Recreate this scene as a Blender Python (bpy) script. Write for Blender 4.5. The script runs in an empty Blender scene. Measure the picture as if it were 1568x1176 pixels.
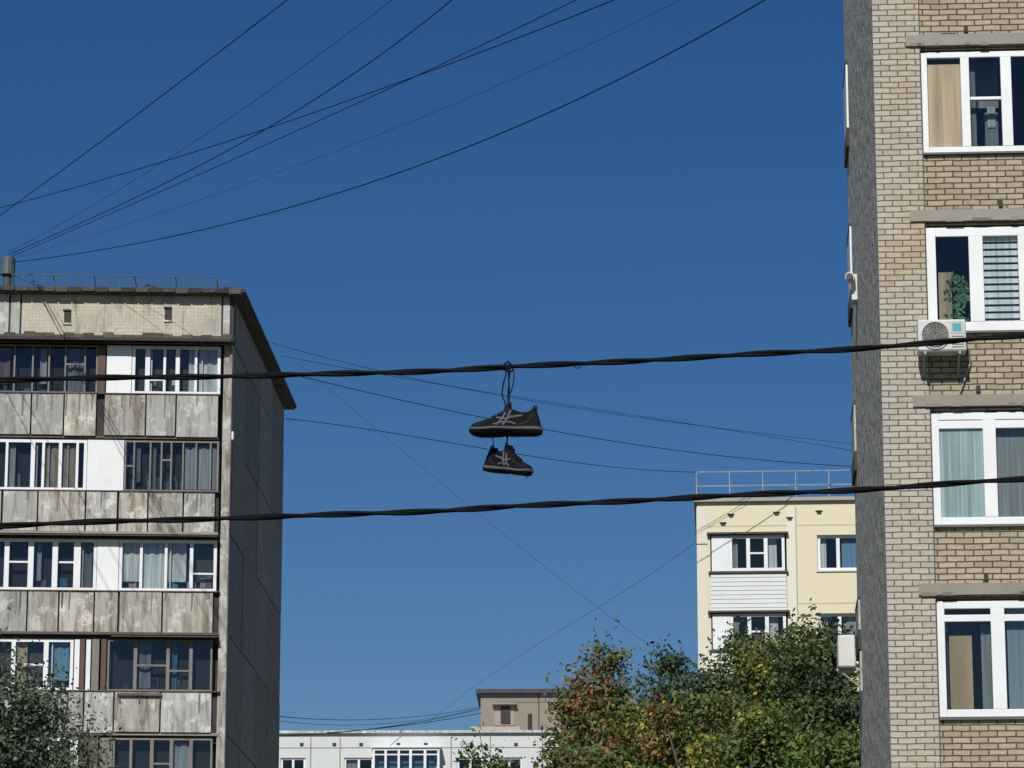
import bpy, math, random
import numpy as np
from mathutils import Vector, Matrix
random.seed(7); rng=np.random.default_rng(11)
S=bpy.context.scene
F=5300.0; TH=math.radians(13.42); CZ=1.6
ct,st=math.cos(TH),math.sin(TH)
def ray(u,v):
    x=(u-784)/F; y=(588-v)/F
    return Vector((x, ct-y*st, st+y*ct))
def W(u,v,Y):
    d=ray(u,v); return Vector((0,0,CZ))+d*(Y/d.y)
# ---------------- materials
def nt(name):
    m=bpy.data.materials.new(name); m.use_nodes=True
    t=m.node_tree; return m,t,t.nodes,t.links,t.nodes['Principled BSDF']
def mixc(N,L,a,b,f,mode='MIX'):
    n=N.new('ShaderNodeMix'); n.data_type='RGBA'; n.blend_type=mode
    for s,val in ((0,f),(6,a),(7,b)):
        if hasattr(val,'links'): L.new(val,n.inputs[s])
        elif s==0: n.inputs[0].default_value=val
        else: n.inputs[s].default_value=(*val,1) if len(val)==3 else val
    return n.outputs[2]
def ramp(N,L,src,a,b):
    n=N.new('ShaderNodeMapRange'); L.new(src,n.inputs[0]); n.inputs[1].default_value=a; n.inputs[2].default_value=b
    return n.outputs[0]
def noise(N,L,vec,scale,detail=4,rough=.55):
    n=N.new('ShaderNodeTexNoise'); n.inputs['Scale'].default_value=scale; n.inputs['Detail'].default_value=detail; n.inputs['Roughness'].default_value=rough
    L.new(vec,n.inputs['Vector']); return n.outputs['Fac']
def mapped(N,L,vec,sc):
    n=N.new('ShaderNodeMapping'); n.inputs['Scale'].default_value=sc; L.new(vec,n.inputs[0]); return n.outputs[0]
def tint(N,L,col):
    a=N.new('ShaderNodeAttribute'); a.attribute_name='tint'
    return mixc(N,L,col,a.outputs['Color'],1.0,'MULTIPLY')
def mul(N,L,a,k):
    mm=N.new('ShaderNodeMath'); mm.operation='MULTIPLY'; L.new(a,mm.inputs[0]); mm.inputs[1].default_value=k; return mm.outputs[0]
def surf(name,col,rough=.85,dirt=(.1,.09,.08),da=.4,stain=None,sa=.5,ns=1.5,bump=.2,bs=30,st_lo=.52,st_hi=.75,stain2=None,sa2=.6,bd=.02):
    m,t,N,L,P=nt(name)
    tc=N.new('ShaderNodeTexCoord').outputs['Object']
    n1=ramp(N,L,noise(N,L,tc,ns,6,.65),.35,.75)
    c=mixc(N,L,col,dirt,mul(N,L,n1,da))
    if stain:
        s=ramp(N,L,noise(N,L,mapped(N,L,tc,(3.2,3.2,.45)),1.6,5,.7),st_lo,st_hi)
        c=mixc(N,L,c,stain,mul(N,L,s,sa))
    if stain2:
        s=ramp(N,L,noise(N,L,mapped(N,L,tc,(7,7,.7)),1.1,6,.75),.54,.66)
        c=mixc(N,L,c,stain2,mul(N,L,s,sa2))
        s=ramp(N,L,noise(N,L,tc,2.2,7,.75),.54,.60)
        c=mixc(N,L,c,(min(.66,col[0]*1.5),min(.66,col[1]*1.5),min(.65,col[2]*1.5)),mul(N,L,s,.6))
    c=tint(N,L,c)
    L.new(c,P.inputs['Base Color']); P.inputs['Roughness'].default_value=rough
    if bump:
        b=N.new('ShaderNodeBump'); b.inputs['Strength'].default_value=bump; b.inputs['Distance'].default_value=bd
        L.new(noise(N,L,tc,bs,4),b.inputs['Height']); L.new(b.outputs[0],P.inputs['Normal'])
    return m
def brick(name,c1,c2,mortar,patch,pa=.6,ms=.008):
    m,t,N,L,P=nt(name)
    tc=N.new('ShaderNodeTexCoord').outputs['Object']
    sp=N.new('ShaderNodeSeparateXYZ'); L.new(tc,sp.inputs[0])
    cb=N.new('ShaderNodeCombineXYZ'); L.new(sp.outputs[0],cb.inputs[0]); L.new(sp.outputs[2],cb.inputs[1])
    wob=N.new('ShaderNodeTexNoise'); wob.inputs['Scale'].default_value=3.5; L.new(cb.outputs[0],wob.inputs['Vector'])
    va=N.new('ShaderNodeVectorMath'); va.operation='MULTIPLY_ADD'; L.new(wob.outputs['Color'],va.inputs[0]); va.inputs[1].default_value=(.05,.026,0); L.new(cb.outputs[0],va.inputs[2])
    B=N.new('ShaderNodeTexBrick'); L.new(va.outputs[0],B.inputs['Vector'])
    B.inputs['Scale'].default_value=1; B.inputs['Brick Width'].default_value=.26; B.inputs['Row Height'].default_value=.0885
    B.inputs['Mortar Size'].default_value=ms; B.inputs['Mortar Smooth'].default_value=.35; B.inputs['Bias'].default_value=-.2
    B.inputs['Color1'].default_value=(*c1,1); B.inputs['Color2'].default_value=(*c2,1); B.inputs['Mortar'].default_value=(*mortar,1)
    n1=ramp(N,L,noise(N,L,tc,.55,3),.52,.66)
    c=mixc(N,L,B.outputs['Color'],patch,mul(N,L,n1,pa),'MULTIPLY')
    n2=ramp(N,L,noise(N,L,tc,9,6,.7),.3,.7)
    c=mixc(N,L,c,(.5,.47,.42),mul(N,L,n2,.35),'MULTIPLY')
    n3=ramp(N,L,noise(N,L,tc,2.2,5,.7),.6,.72)
    c=mixc(N,L,c,tuple(min(.62,x*1.35) for x in c1),mul(N,L,n3,.35))
    c=tint(N,L,c)
    L.new(c,P.inputs['Base Color']); P.inputs['Roughness'].default_value=.9
    b=N.new('ShaderNodeBump'); b.inputs['Strength'].default_value=.9; b.inputs['Distance'].default_value=.014; b.invert=True
    ad=N.new('ShaderNodeMath'); ad.operation='ADD'; L.new(B.outputs['Fac'],ad.inputs[0])
    L.new(mul(N,L,noise(N,L,tc,30,3),.8),ad.inputs[1])
    L.new(ad.outputs[0],b.inputs['Height']); L.new(b.outputs[0],P.inputs['Normal'])
    return m
def glassm(name,tr=(.8,.85,.86),base=.05):
    m,t,N,L,P=nt(name); N.remove(P)
    o=N['Material Output']
    T=N.new('ShaderNodeBsdfTransparent'); T.inputs[0].default_value=(*tr,1)
    G=N.new('ShaderNodeBsdfGlossy'); G.inputs['Roughness'].default_value=.03; G.inputs[0].default_value=(.9,.95,1,1)
    tc=N.new('ShaderNodeTexCoord').outputs['Object']
    b=N.new('ShaderNodeBump'); b.inputs['Strength'].default_value=.15; b.inputs['Distance'].default_value=.03; L.new(noise(N,L,tc,1.3,2),b.inputs['Height']); L.new(b.outputs[0],G.inputs['Normal'])
    lw=N.new('ShaderNodeLayerWeight'); lw.inputs[0].default_value=.25
    ma=N.new('ShaderNodeMath'); ma.operation='ADD'; L.new(lw.outputs['Fresnel'],ma.inputs[0]); ma.inputs[1].default_value=base; ma.use_clamp=True
    X=N.new('ShaderNodeMixShader'); L.new(ma.outputs[0],X.inputs[0]); L.new(T.outputs[0],X.inputs[1]); L.new(G.outputs[0],X.inputs[2]); L.new(X.outputs[0],o.inputs[0])
    return m
def curtain(name,col,fold=25):
    m,t,N,L,P=nt(name)
    tc=N.new('ShaderNodeTexCoord').outputs['Object']
    w=noise(N,L,mapped(N,L,tc,(fold,fold,.4)),1,2)
    c=mixc(N,L,tuple(x*.6 for x in col),col,ramp(N,L,w,.35,.65))
    c=tint(N,L,c)
    L.new(c,P.inputs['Base Color']); P.inputs['Roughness'].default_value=.95
    return m
M={}
M['conc']=surf('weathered_concrete',(.44,.443,.43),stain=(.15,.14,.125),sa=.8,da=.5,dirt=(.24,.23,.21),ns=1.3,st_lo=.48,st_hi=.68,stain2=(.17,.15,.125),sa2=.7)
M['conc_rust']=surf('rust_stained_concrete',(.43,.42,.39),stain=(.17,.12,.08),sa=.9,da=.5,dirt=(.21,.19,.16),st_lo=.46,st_hi=.64,stain2=(.17,.115,.07),sa2=.8)
M['tile']=None
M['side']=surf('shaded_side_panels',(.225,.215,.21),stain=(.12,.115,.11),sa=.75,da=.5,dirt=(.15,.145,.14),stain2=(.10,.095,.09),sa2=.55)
M['dark']=surf('dark_joint',(.035,.032,.03),da=.2)
M['bitumen']=surf('bitumen_roof',(.035,.032,.032),da=.3)
M['pvc']=surf('white_pvc',(.78,.79,.8),rough=.4,da=.12,bump=0)
M['pvcpanel']=surf('white_pvc_panel',(.76,.77,.78),rough=.5,da=.12,bump=0,stain=(.5,.46,.4),sa=.25)
M['oldframe']=surf('old_grey_frame',(.20,.19,.175),rough=.7,da=.5,dirt=(.1,.07,.05),bump=0)
M['brown']=surf('brown_post',(.10,.065,.045),rough=.8,da=.5,bump=.1)
M['rust']=surf('rusty_metal_ledge',(.12,.095,.075),da=.6,dirt=(.05,.04,.035))
M['interior']=surf('room_interior',(.08,.075,.07),da=.5,ns=.7,bump=0)
M['glass']=glassm('window_glass'); M['glass_d']=glassm('window_glass_dim',(.55,.6,.63),.04)
M['c_white']=curtain('white_curtain',(.66,.68,.68)); M['c_tan']=curtain('tan_curtain',(.60,.45,.29),9); M['c_pink']=curtain('patterned_curtain',(.35,.22,.25)); M['c_blue']=curtain('blue_curtain',(.15,.3,.42))
M['c_grey']=curtain('grey_curtain',(.36,.38,.38))
M['brickp']=brick('pale_brick',(.50,.465,.395),(.40,.365,.305),(.13,.115,.095),(1,.80,.50),.5,.009)
M['bricki']=brick('tan_brick',(.42,.35,.26),(.305,.25,.185),(.075,.062,.048),(.9,.8,.62),.5,.011)
M['stucco']=surf('rough_stucco',(.50,.465,.42),bump=1.0,bs=3.5,bd=.12,da=.8,dirt=(.24,.22,.20),stain=(.27,.25,.225),sa=.5,ns=2.2)
M['lintel']=surf('concrete_lintel',(.30,.27,.235),da=.5,dirt=(.17,.15,.13),bump=.4)
M['yel']=surf('cream_yellow_wall',(.70,.63,.45),da=.12,dirt=(.55,.5,.38))
M['yel2']=surf('pale_cream_wall',(.68,.65,.55),da=.15,dirt=(.55,.5,.42))
M['white']=surf('whitewashed_wall',(.60,.62,.62),da=.3,dirt=(.42,.42,.4))
M['beigeh']=surf('machine_room_wall',(.26,.225,.18),da=.35,dirt=(.2,.17,.14))
M['rail']=surf('painted_rail',(.30,.36,.42),rough=.5,bump=0)
M['raild']=surf('dark_rail',(.05,.052,.055),rough=.6,bump=0)
M['ac']=surf('ac_casing',(.62,.62,.59),rough=.45,da=.2,bump=0,stain=(.4,.37,.3),sa=.3)
M['acg']=surf('ac_grille',(.36,.36,.34),rough=.5,bump=0); M['acd']=surf('ac_dark',(.10,.10,.10),rough=.6,bump=0)
M['sticker']=surf('teal_sticker',(.05,.35,.42),rough=.4,da=.1,bump=0)
M['cable']=surf('cable_sheath',(.004,.004,.005),rough=.8,da=.0,bump=0)
M['wire']=surf('thin_wire',(.010,.010,.013),rough=.8,da=0,bump=0)
M['wiref']=surf('thin_grey_wire',(.022,.028,.038),rough=.8,da=0,bump=0)
for k in('cable','wire','wiref'): M[k].node_tree.nodes['Principled BSDF'].inputs['Specular IOR Level'].default_value=.15
M['bark']=surf('bark',(.10,.08,.06),ns=6,bump=.8)
M['ground']=surf('grass_and_soil',(.07,.09,.035),ns=.4,dirt=(.12,.1,.06),da=.6,bump=.4,bs=6)
M['asphalt']=surf('asphalt',(.05,.05,.052),ns=2,bump=.3); M['kerb']=surf('kerb_concrete',(.35,.34,.32)); M['paint']=surf('road_paint',(.75,.75,.73),bump=0)
M['plant']=surf('house_plant',(.05,.11,.03),bump=0,da=.3)
M['yint']=curtain('wardrobe_tan',(.42,.30,.18),2)
def tilem():
    m,t,N,L,P=nt('small_tile_cladding')
    tc=N.new('ShaderNodeTexCoord').outputs['Object']
    sp=N.new('ShaderNodeSeparateXYZ'); L.new(tc,sp.inputs[0])
    cb=N.new('ShaderNodeCombineXYZ'); L.new(sp.outputs[0],cb.inputs[0]); L.new(sp.outputs[2],cb.inputs[1])
    B=N.new('ShaderNodeTexBrick'); L.new(cb.outputs[0],B.inputs['Vector']); B.offset=0
    B.inputs['Scale'].default_value=1; B.inputs['Brick Width'].default_value=.10; B.inputs['Row Height'].default_value=.10; B.inputs['Mortar Size'].default_value=.005
    B.inputs['Color1'].default_value=(.53,.48,.39,1); B.inputs['Color2'].default_value=(.46,.42,.34,1); B.inputs['Mortar'].default_value=(.33,.30,.245,1)
    n1=ramp(N,L,noise(N,L,tc,.9,6,.7),.48,.7)
    c=mixc(N,L,B.outputs['Color'],(.34,.315,.27),n1)
    s=ramp(N,L,noise(N,L,mapped(N,L,tc,(3,3,.6)),1.5,5,.7),.54,.74)
    c=mixc(N,L,c,(.18,.16,.13),s); c=tint(N,L,c)
    L.new(c,P.inputs['Base Color']); P.inputs['Roughness'].default_value=.8
    return m
M['tile']=tilem()
MK=list(M.keys()); MI={k:i for i,k in enumerate(MK)}
# ---------------- mesh builder
class MB:
    def __init__(s,shear=0): s.v=[];s.f=[];s.m=[];s.t=[];s.k=shear
    def add(s,vs,fs,mat,tint=1.0):
        o=len(s.v); s.v+=[(p[0]+s.k*p[1],p[1],p[2]) for p in vs]
        for f in fs: s.f.append([o+i for i in f]); s.m.append(mat); s.t.append(tint)
    def box(s,x0,x1,y0,y1,z0,z1,mat,tint=None):
        if tint is None: tint=1
        vs=[(x,y,z) for z in (z0,z1) for y in (y0,y1) for x in (x0,x1)]
        s.add(vs,[(0,1,5,4),(1,3,7,5),(3,2,6,7),(2,0,4,6),(4,5,7,6),(2,3,1,0)],mat,tint)
    def quad(s,a,b,c,d,mat,tint=1): s.add([a,b,c,d],[(0,1,2,3)],mat,tint)
    def tube(s,pts,r,mat,n=6,cap=True,tint=1):
        pts=[Vector(p) for p in pts]; vs=[];fs=[]
        prev=None
        for i,p in enumerate(pts):
            d=(pts[min(i+1,len(pts)-1)]-pts[max(i-1,0)]).normalized()
            a=Vector((0,0,1)) if abs(d.z)<.9 else Vector((1,0,0))
            if prev is not None and prev.length>0: a=prev
            e1=(a-d*a.dot(d)).normalized(); prev=e1; e2=d.cross(e1)
            rr=r[i] if hasattr(r,'__len__') else r
            for k in range(n):
                q=2*math.pi*k/n; w=p+e1*math.cos(q)*rr+e2*math.sin(q)*rr; vs.append(tuple(w))
        for i in range(len(pts)-1):
            for k in range(n):
                fs.append((i*n+k,i*n+(k+1)%n,(i+1)*n+(k+1)%n,(i+1)*n+k))
        if cap: fs.append(tuple(range(n-1,-1,-1))); fs.append(tuple((len(pts)-1)*n+k for k in range(n)))
        s.add(vs,fs,mat,tint)
    def build(s,name,parent=None,smooth=False,bevel=0):
        me=bpy.data.meshes.new(name); me.from_pydata(s.v,[],s.f)
        used=sorted(set(s.m),key=lambda k:MI[k]); ix={k:i for i,k in enumerate(used)}
        for k in used: me.materials.append(M[k])
        me.polygons.foreach_set('material_index',[ix[k] for k in s.m])
        at=me.attributes.new('tint','FLOAT_COLOR','FACE')
        a=np.ones((len(s.f),4),dtype=np.float32); a[:,:3]=np.array([ (x,x,x) if not hasattr(x,'__len__') else x for x in s.t]); at.data.foreach_set('color',a.ravel())
        if smooth: me.polygons.foreach_set('use_smooth',[True]*len(s.f))
        me.update()
        ob=bpy.data.objects.new(name,me); S.collection.objects.link(ob)
        if parent: ob.parent=parent
        if bevel:
            b=ob.modifiers.new('b','BEVEL'); b.width=bevel; b.segments=2; b.limit_method='ANGLE'
        return ob
def empty(name,loc=(0,0,0),rz=0):
    e=bpy.data.objects.new(name,None); e.location=loc; e.rotation_euler=(0,0,rz); S.collection.objects.link(e); e.empty_display_size=.3
    return e
class Bld:
    def __init__(s,name,u,v,Y,ang):
        p=W(u,v,Y); s.O=Vector((p.x,p.y,0)); s.a=math.radians(ang)
        s.e=empty(name,s.O,s.a); s.dx=Vector((math.cos(s.a),math.sin(s.a),0)); s.dy=Vector((-math.sin(s.a),math.cos(s.a),0))
    def sz(s,u,v,off=0):
        d=ray(u,v); C=Vector((0,0,CZ)); P=s.O+s.dy*off
        k=(P-C).dot(s.dy)/d.dot(s.dy); q=C+d*k-P
        return q.dot(s.dx), q.z
    def x(s,u,v,off=0): return s.sz(u,v,off)[0]
    def z(s,u,v,off=0): return s.sz(u,v,off)[1]
def rt(a=.88,b=1.08): return random.uniform(a,b)
def wall(mb,x0,x1,z0,z1,ops,y,rev,mat,matf=None,rmat=None):
    xs=sorted(set([x0,x1]+[o[0] for o in ops]+[o[1] for o in ops])); zs=sorted(set([z0,z1]+[o[2] for o in ops]+[o[3] for o in ops]))
    xs=[x for x in xs if x0<=x<=x1]; zs=[z for z in zs if z0<=z<=z1]
    for i in range(len(xs)-1):
        for j in range(len(zs)-1):
            cx=(xs[i]+xs[i+1])/2; cz=(zs[j]+zs[j+1])/2
            if any(o[0]<cx<o[1] and o[2]<cz<o[3] for o in ops): continue
            mb.quad((xs[i],y,zs[j]),(xs[i+1],y,zs[j]),(xs[i+1],y,zs[j+1]),(xs[i],y,zs[j+1]),mat)
    rm=rmat or mat
    for a,b,c,d in ops:
        mb.quad((a,y,c),(a,y+rev,c),(a,y+rev,d),(a,y,d),rm); mb.quad((b,y+rev,c),(b,y,c),(b,y,d),(b,y+rev,d),rm)
        mb.quad((a,y,d),(a,y+rev,d),(b,y+rev,d),(b,y,d),rm); mb.quad((a,y+rev,c),(a,y,c),(b,y,c),(b,y+rev,c),rm)
def window(fr,gl,x0,x1,z0,z1,y,mull=(),trans=(),fw=.06,mw=None,mat='pvc',gmat='glass',th=.07,sash=()):
    mw=mw or fw
    fr.box(x0,x0+fw,y,y+th,z0,z1,mat); fr.box(x1-fw,x1,y,y+th,z0,z1,mat)
    fr.box(x0+fw,x1-fw,y+.001,y+th,z0,z0+fw,mat); fr.box(x0+fw,x1-fw,y+.001,y+th,z1-fw,z1,mat)
    for m in mull:
        mx,w=(m if hasattr(m,'__len__') else (m,mw)); fr.box(mx-w/2,mx+w/2,y-.003,y+th,z0+fw,z1-fw,mat)
    for t in trans:
        w=t[3] if len(t)>3 else .045
        fr.box(t[0],t[1],y+.004,y+th,t[2]-w/2,t[2]+w/2,mat)
    gl.quad((x0+fw*.5,y+th*.5,z0+fw*.5),(x1-fw*.5,y+th*.5,z0+fw*.5),(x1-fw*.5,y+th*.5,z1-fw*.5),(x0+fw*.5,y+th*.5,z1-fw*.5),gmat)

# ================= LEFT PANEL BUILDING =================
L=Bld('panel_apartment_block',352,750,94.2,2.9)
SH=math.tan(math.radians(5.2)); DEP=13.6
zl=lambda v:L.z(170,v); xl=lambda u,v=750:L.x(u,v)
con=MB(SH); fr=MB(SH); gl=MB(SH); it=MB(SH)
XL=-22.0
ztop=zl(446)
rows=[(529,603),(674,752),(826,905),(979,1058),(1130,1208)]
specs=[
 [('win',-600,-140,[-500,-400,-300,-200],'oldframe',[(-500,-300,'c_white')],[],'glass_d'),('pan',-140,-60),('win',-60,150,[-22,22,50,75,100,130],'oldframe',[(-5,14,'c_pink'),(98,128,'c_grey'),(60,70,'c_white')],[(100,130,.6)],'glass_d'),('post',150,162,'brown'),('pan',163,202),
  ('win',202,338,[(226,7),252,(272,6),300],'pvc',[(288,299,'c_white'),(304,334,'c_white')],[(228,252,.3)],'glass')],
 [('win',-600,-140,[-480,-360,-250],'pvc',[(-480,-400,'c_tan')],[],'glass'),('pan',-140,-60),('win',-60,133,[-20,10,(50,6),(66,4),(92,5),118],'pvc',[(68,90,'c_tan'),(95,117,'c_tan'),(12,22,'c_white')],[],'glass_d'),('pan',133,190),
  ('win',190,335,[205,230,247,262,280,300,322],'oldframe',[(282,332,'c_white'),(206,214,'c_grey'),(232,238,'c_grey')],[(247,262,.62),(190,205,.5)],'glass_d')],
 [('win',-600,-140,[-480,-360,-250],'pvc',[(-400,-300,'c_white')],[],'glass'),('pan',-140,-60),('win',-60,148,[-25,(10,7),(47,8),(84,8),(118,10)],'pvc',[(125,140,'c_grey'),(55,62,'c_white')],[(90,114,.55),(14,43,.55)],'glass_d'),('pan',148,182),
  ('win',182,332,[(216,4),(254,4),(293,5)],'pvc',[(186,214,'c_white'),(218,252,'c_white'),(256,284,'c_white')],[(295,328,.35)],'glass')],
 [('win',-600,-140,[-480,-360,-250],'oldframe',[],[],'glass'),('pan',-140,-60),('win',-60,112,[-25,(20,6),(70,7)],'pvc',[(76,104,'c_blue'),(24,40,'c_tan')],[(23,66,.5)],'glass'),('pan',113,122),('post',122,130,'brown'),('pan',131,139),('post',140,152,'oldframe'),('post',154,163,'brown'),
  ('win',164,325,[(207,5),(257,5),(292,5)],'oldframe',[(212,230,'c_grey'),(262,270,'c_blue')],[(209,255,.5),(259,290,.4)],'glass_d')],
 [('win',-600,-140,[-480,-360,-250],'pvc',[],[],'glass'),('pan',-140,-60),('win',-60,112,[-25,(30,6),(72,6)],'pvc',[(34,60,'c_white')],[],'glass_d'),('post',113,120,'pvc'),('post',121,150,'brown'),('post',152,172,'oldframe'),
  ('win',172,325,[(200,4),(232,5),(262,5),(292,5)],'oldframe',[(264,288,'c_white')],[(234,262,.5)],'glass_d')],
]
zrows=[(zl(b),zl(a)) for a,b in rows]
pan_bot=[zl(668),zl(815),zl(969),zl(1122)]
while len(zrows)<9:
    zrows.append((zrows[-1][0]-2.8,zrows[-1][1]-2.8)); specs.append(specs[len(specs)%4+0])
while len(pan_bot)<9: pan_bot.append(pan_bot[-1]-2.8)
vm=[565,712,865,1018,1168,1168,1168,1168,1168]
seams=[[(-60,0),(2,50),(52,100),(102,150),(163,225),(227,271),(273,336)],
       [(-60,5),(8,60),(62,133),(135,182),(185,228),(230,282),(284,331)],
       [(-60,0),(2,44),(46,92),(94,146),(148,183),(186,250),(252,328)],
       [(-60,36),(38,90),(92,130),(132,176),(178,247),(249,326)]]
for i,((z0,z1),sp) in enumerate(zip(zrows,specs)):
    vv=vm[i]; X=lambda u:L.x(u,vv)
    px=1/53.
    for s in sp:
        if s[0]=='pan':
            fr.box(X(s[1])+.01,X(s[2])-.01,-.015,.05,z0,z1,'pvcpanel',rt(.97,1.06))
        elif s[0]=='post':
            fr.box(X(s[1])+.01,X(s[2])-.01,-.03,.08,z0-.02,z1,s[3])
        else:
            _,u0,u1,ml,mt,cu,tr,gm=s
            old=mt=='oldframe'
            ms=[(X(m[0]),m[1]*px*1.0) if hasattr(m,'__len__') else (X(m),.045 if old else .07) for m in ml]
            ts=[(X(t[0]),X(t[1]),z0+(z1-z0)*t[2],.05) for t in tr]
            window(fr,gl,X(u0)+.005,X(u1)-.005,z0,z1,0,ms,ts,fw=.05 if old else .085,mat=mt,gmat=gm)
            if not old:
                for q in range(len(ms)):
                    if random.random()<.5:
                        xx=ms[q][0]+random.uniform(.08,.2); fr.box(xx,xx+.035,.075,.11,z0+.08,z1-.08,mt,.8)
            for (a,b,cm) in cu:
                n=max(2,int((X(b)-X(a))/.12)); zb0=z0+random.choice([0,0,.1,.3])
                for k in range(n):
                    xa=X(a)+(X(b)-X(a))*k/n; xb=X(a)+(X(b)-X(a))*(k+1)/n
                    ya=.14+.05*(k%2); yb=.14+.05*((k+1)%2)
                    it.quad((xa,ya,zb0),(xb,yb,zb0),(xb,yb,z1-.05),(xa,ya,z1-.05),cm,rt(.8,1.05))
            for _ in range(3):
                cx=random.uniform(X(u0)+.1,X(u1)-.5); w=random.uniform(.2,.6); it.box(cx,cx+w,.75,.78,z0,z1,random.choice(['c_white','c_grey','c_tan','c_blue','c_pink']),rt(.3,.9))
            for _ in range(random.randint(7,13)):
                cx=random.uniform(X(u0)+.1,X(u1)-.3); w=random.uniform(.06,.3); h=random.uniform(.1,.55)
                it.box(cx,cx+w,.22,.5,z0,z0+h,random.choice(['c_white','c_grey','c_tan','c_blue','interior','oldframe','c_pink']),rt(.4,1))
    pb=pan_bot[i]; top=z0-.03
    con.box(XL,X(336),.02,.14,pb,top,'dark')
    for (a,b) in seams[i%4]+[(-600,-480),(-478,-350),(-348,-220),(-218,-150),(-148,-62)]:
        tn=rt(.76,1.22)
        near_edge=(140<a<190 or a in(94,102))
        con.box(X(a),X(b)-.01,-.10+random.uniform(-.012,.012),.02,pb+random.uniform(-.02,.02),top-random.uniform(0,.02),'conc_rust' if near_edge or random.random()<.25 else 'conc',(tn,tn,tn*random.uniform(.96,1)))
        for _ in range(3):
            if random.random()<.6:
                xx=random.uniform(X(a),X(b)-.12); hh=random.uniform(.15,.7)
                con.quad((xx,-.1135,top-hh),(xx+.03,-.1135,top-hh),(xx+.06,-.1135,top-.02),(xx,-.1135,top-.02),'lintel',rt(.6,1.0))
    con.box(XL,X(338),-.13,.10,top,top+.03,'rust')
    con.box(XL,X(337),-.16 if i in(1,2) else -.05,1.4,pb-.07,pb,'lintel' if i%2 else 'rust')
    if i in (1,2):
        a0=X(175) if i==2 else X(-60)
        zz=pb-.07
        con.quad((a0,-.32,zz-.08),(X(338),-.32,zz-.08),(X(338),-.05,zz),(a0,-.05,zz),'rust')
    if i==3:
        con.box(X(182),X(250),-.2,-.125,top-.12,top-.05,'rust')
        for uu in (185,215,247): con.box(X(uu),X(uu)+.03,-.16,-.125,top-.3,top-.12,'rust')
    it.box(XL,X(338),.14,1.5,pb-.25,pb-.08,'interior')
    for u in (-140,156,):
        it.box(X(u),X(u)+.12,.2,1.5,z0-1,z1+.2,'interior')
it.quad((XL,1.5,0),(-.3,1.5,0),(-.3,1.5,ztop),(XL,1.5,ztop),'interior')
zb=zl(524)
con.box(xl(339),0,.0,.30,0,zb-.02,'conc',.9)
con.box(xl(339)+.02,xl(352)-.01,-.025,0,0,zb-.1,'conc_rust',.95)
con.box(XL,xl(354),-.12,.25,zb+.02,ztop-.12,'dark')
for a,b in ((-600,-400),(-398,-200),(-198,-2),(0,16),(18,33),(35,341),(343,354)):
    con.box(xl(a,480),xl(b,480)-.02,-.15,-.12,zb+.16,ztop-.13,'tile' if b-a>20 else 'conc',rt(.95,1.05))
for k in range(80):
    xx=XL+ (xl(350)-XL)*k/80
    con.box(xx,xx+.3,-.17,-.13,zb+.06+random.uniform(-.02,.05),zb+.20+random.uniform(-.05,.05),'rust',rt(.5,1.2))
con.box(XL,xl(352),-.36,.2,zb-.03,zb+.05,'bitumen')
con.quad((XL,-.37,zb-.10),(xl(345),-.37,zb-.10),(xl(345),-.02,zb-.04),(XL,-.02,zb-.04),'rust')
for u,v in ((105,486),(259,482),(-60,486),(-220,486)):
    x,z=L.sz(u,v); con.box(x-.10,x+.10,-.156,-.151,z-.19,z+.17,'dark')
    con.box(x-.13,x+.09,-.2,-.157,z+.15,z+.19,'rust'); con.box(x-.12,x+.11,-.19,-.157,z-.25,z-.2,'conc')
con.box(XL,.36,-.45,DEP+.35,ztop-.10,ztop,'bitumen')
con.box(XL,.30,-.40,DEP+.3,ztop-.16,ztop-.102,'rust',.6)
for k in range(60):
    xx=XL+(0.3-XL)*k/60
    con.box(xx,xx+.33,-.47,-.45,ztop-.12-random.uniform(0,.03),ztop-.02+random.uniform(0,.035),'bitumen',rt(.5,2))
con.box(XL,-.06,.31,DEP,0,ztop-.16,'dark')
floorz=[ztop-.17,zb]+[pb for pb in pan_bot]+[0.1]
ys=[.0,3.3,6.7,10.1,DEP]
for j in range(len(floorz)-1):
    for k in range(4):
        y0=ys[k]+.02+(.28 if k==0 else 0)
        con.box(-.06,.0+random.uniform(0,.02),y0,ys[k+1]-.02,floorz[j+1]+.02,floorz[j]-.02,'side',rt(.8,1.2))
con.box(-.02,.06,.05,.25,zl(670),zl(658),'pvc')
con.build('walls',L.e); fr.build('window_frames',L.e); gl.build('window_glass',L.e); it.build('interiors',L.e)
rl=MB(SH)
xa,xb=xl(20,430),xl(332,430); zr=ztop+.42
rl.box(xa,xb,-.2,-.17,zr-.03,zr,'raild'); rl.box(xa,xb,-.2,-.18,ztop+.2,ztop+.215,'raild')
k=xa
while k<=xb: rl.box(k,k+.024,-.198,-.18,ztop,zr-.02,'raild'); k+=.30
for k in np.linspace(xa,xb,6): rl.tube([(k,-.18,zr),(k+.02,.4,ztop)],.012,'raild',4)
for (u,h) in ((208,.16),(330,.12)): rl.tube([(xl(u),-.2,ztop),(xl(u)+.2,-.15,ztop+h),(xl(u)+.6,-.1,ztop+.05)],.03,'raild',5)
x,_=L.sz(4,400); zz=zl(415)
rl.tube([(x,.8,ztop),(x,.8,zl(412))],.12,'raild',12); rl.tube([(x,.8,zl(412)),(x,.8,zl(388)),(x,.8,zl(385))],[.21,.21,.17],'rail',14,tint=.3)
rl.build('roof_railing',L.e)

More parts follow.
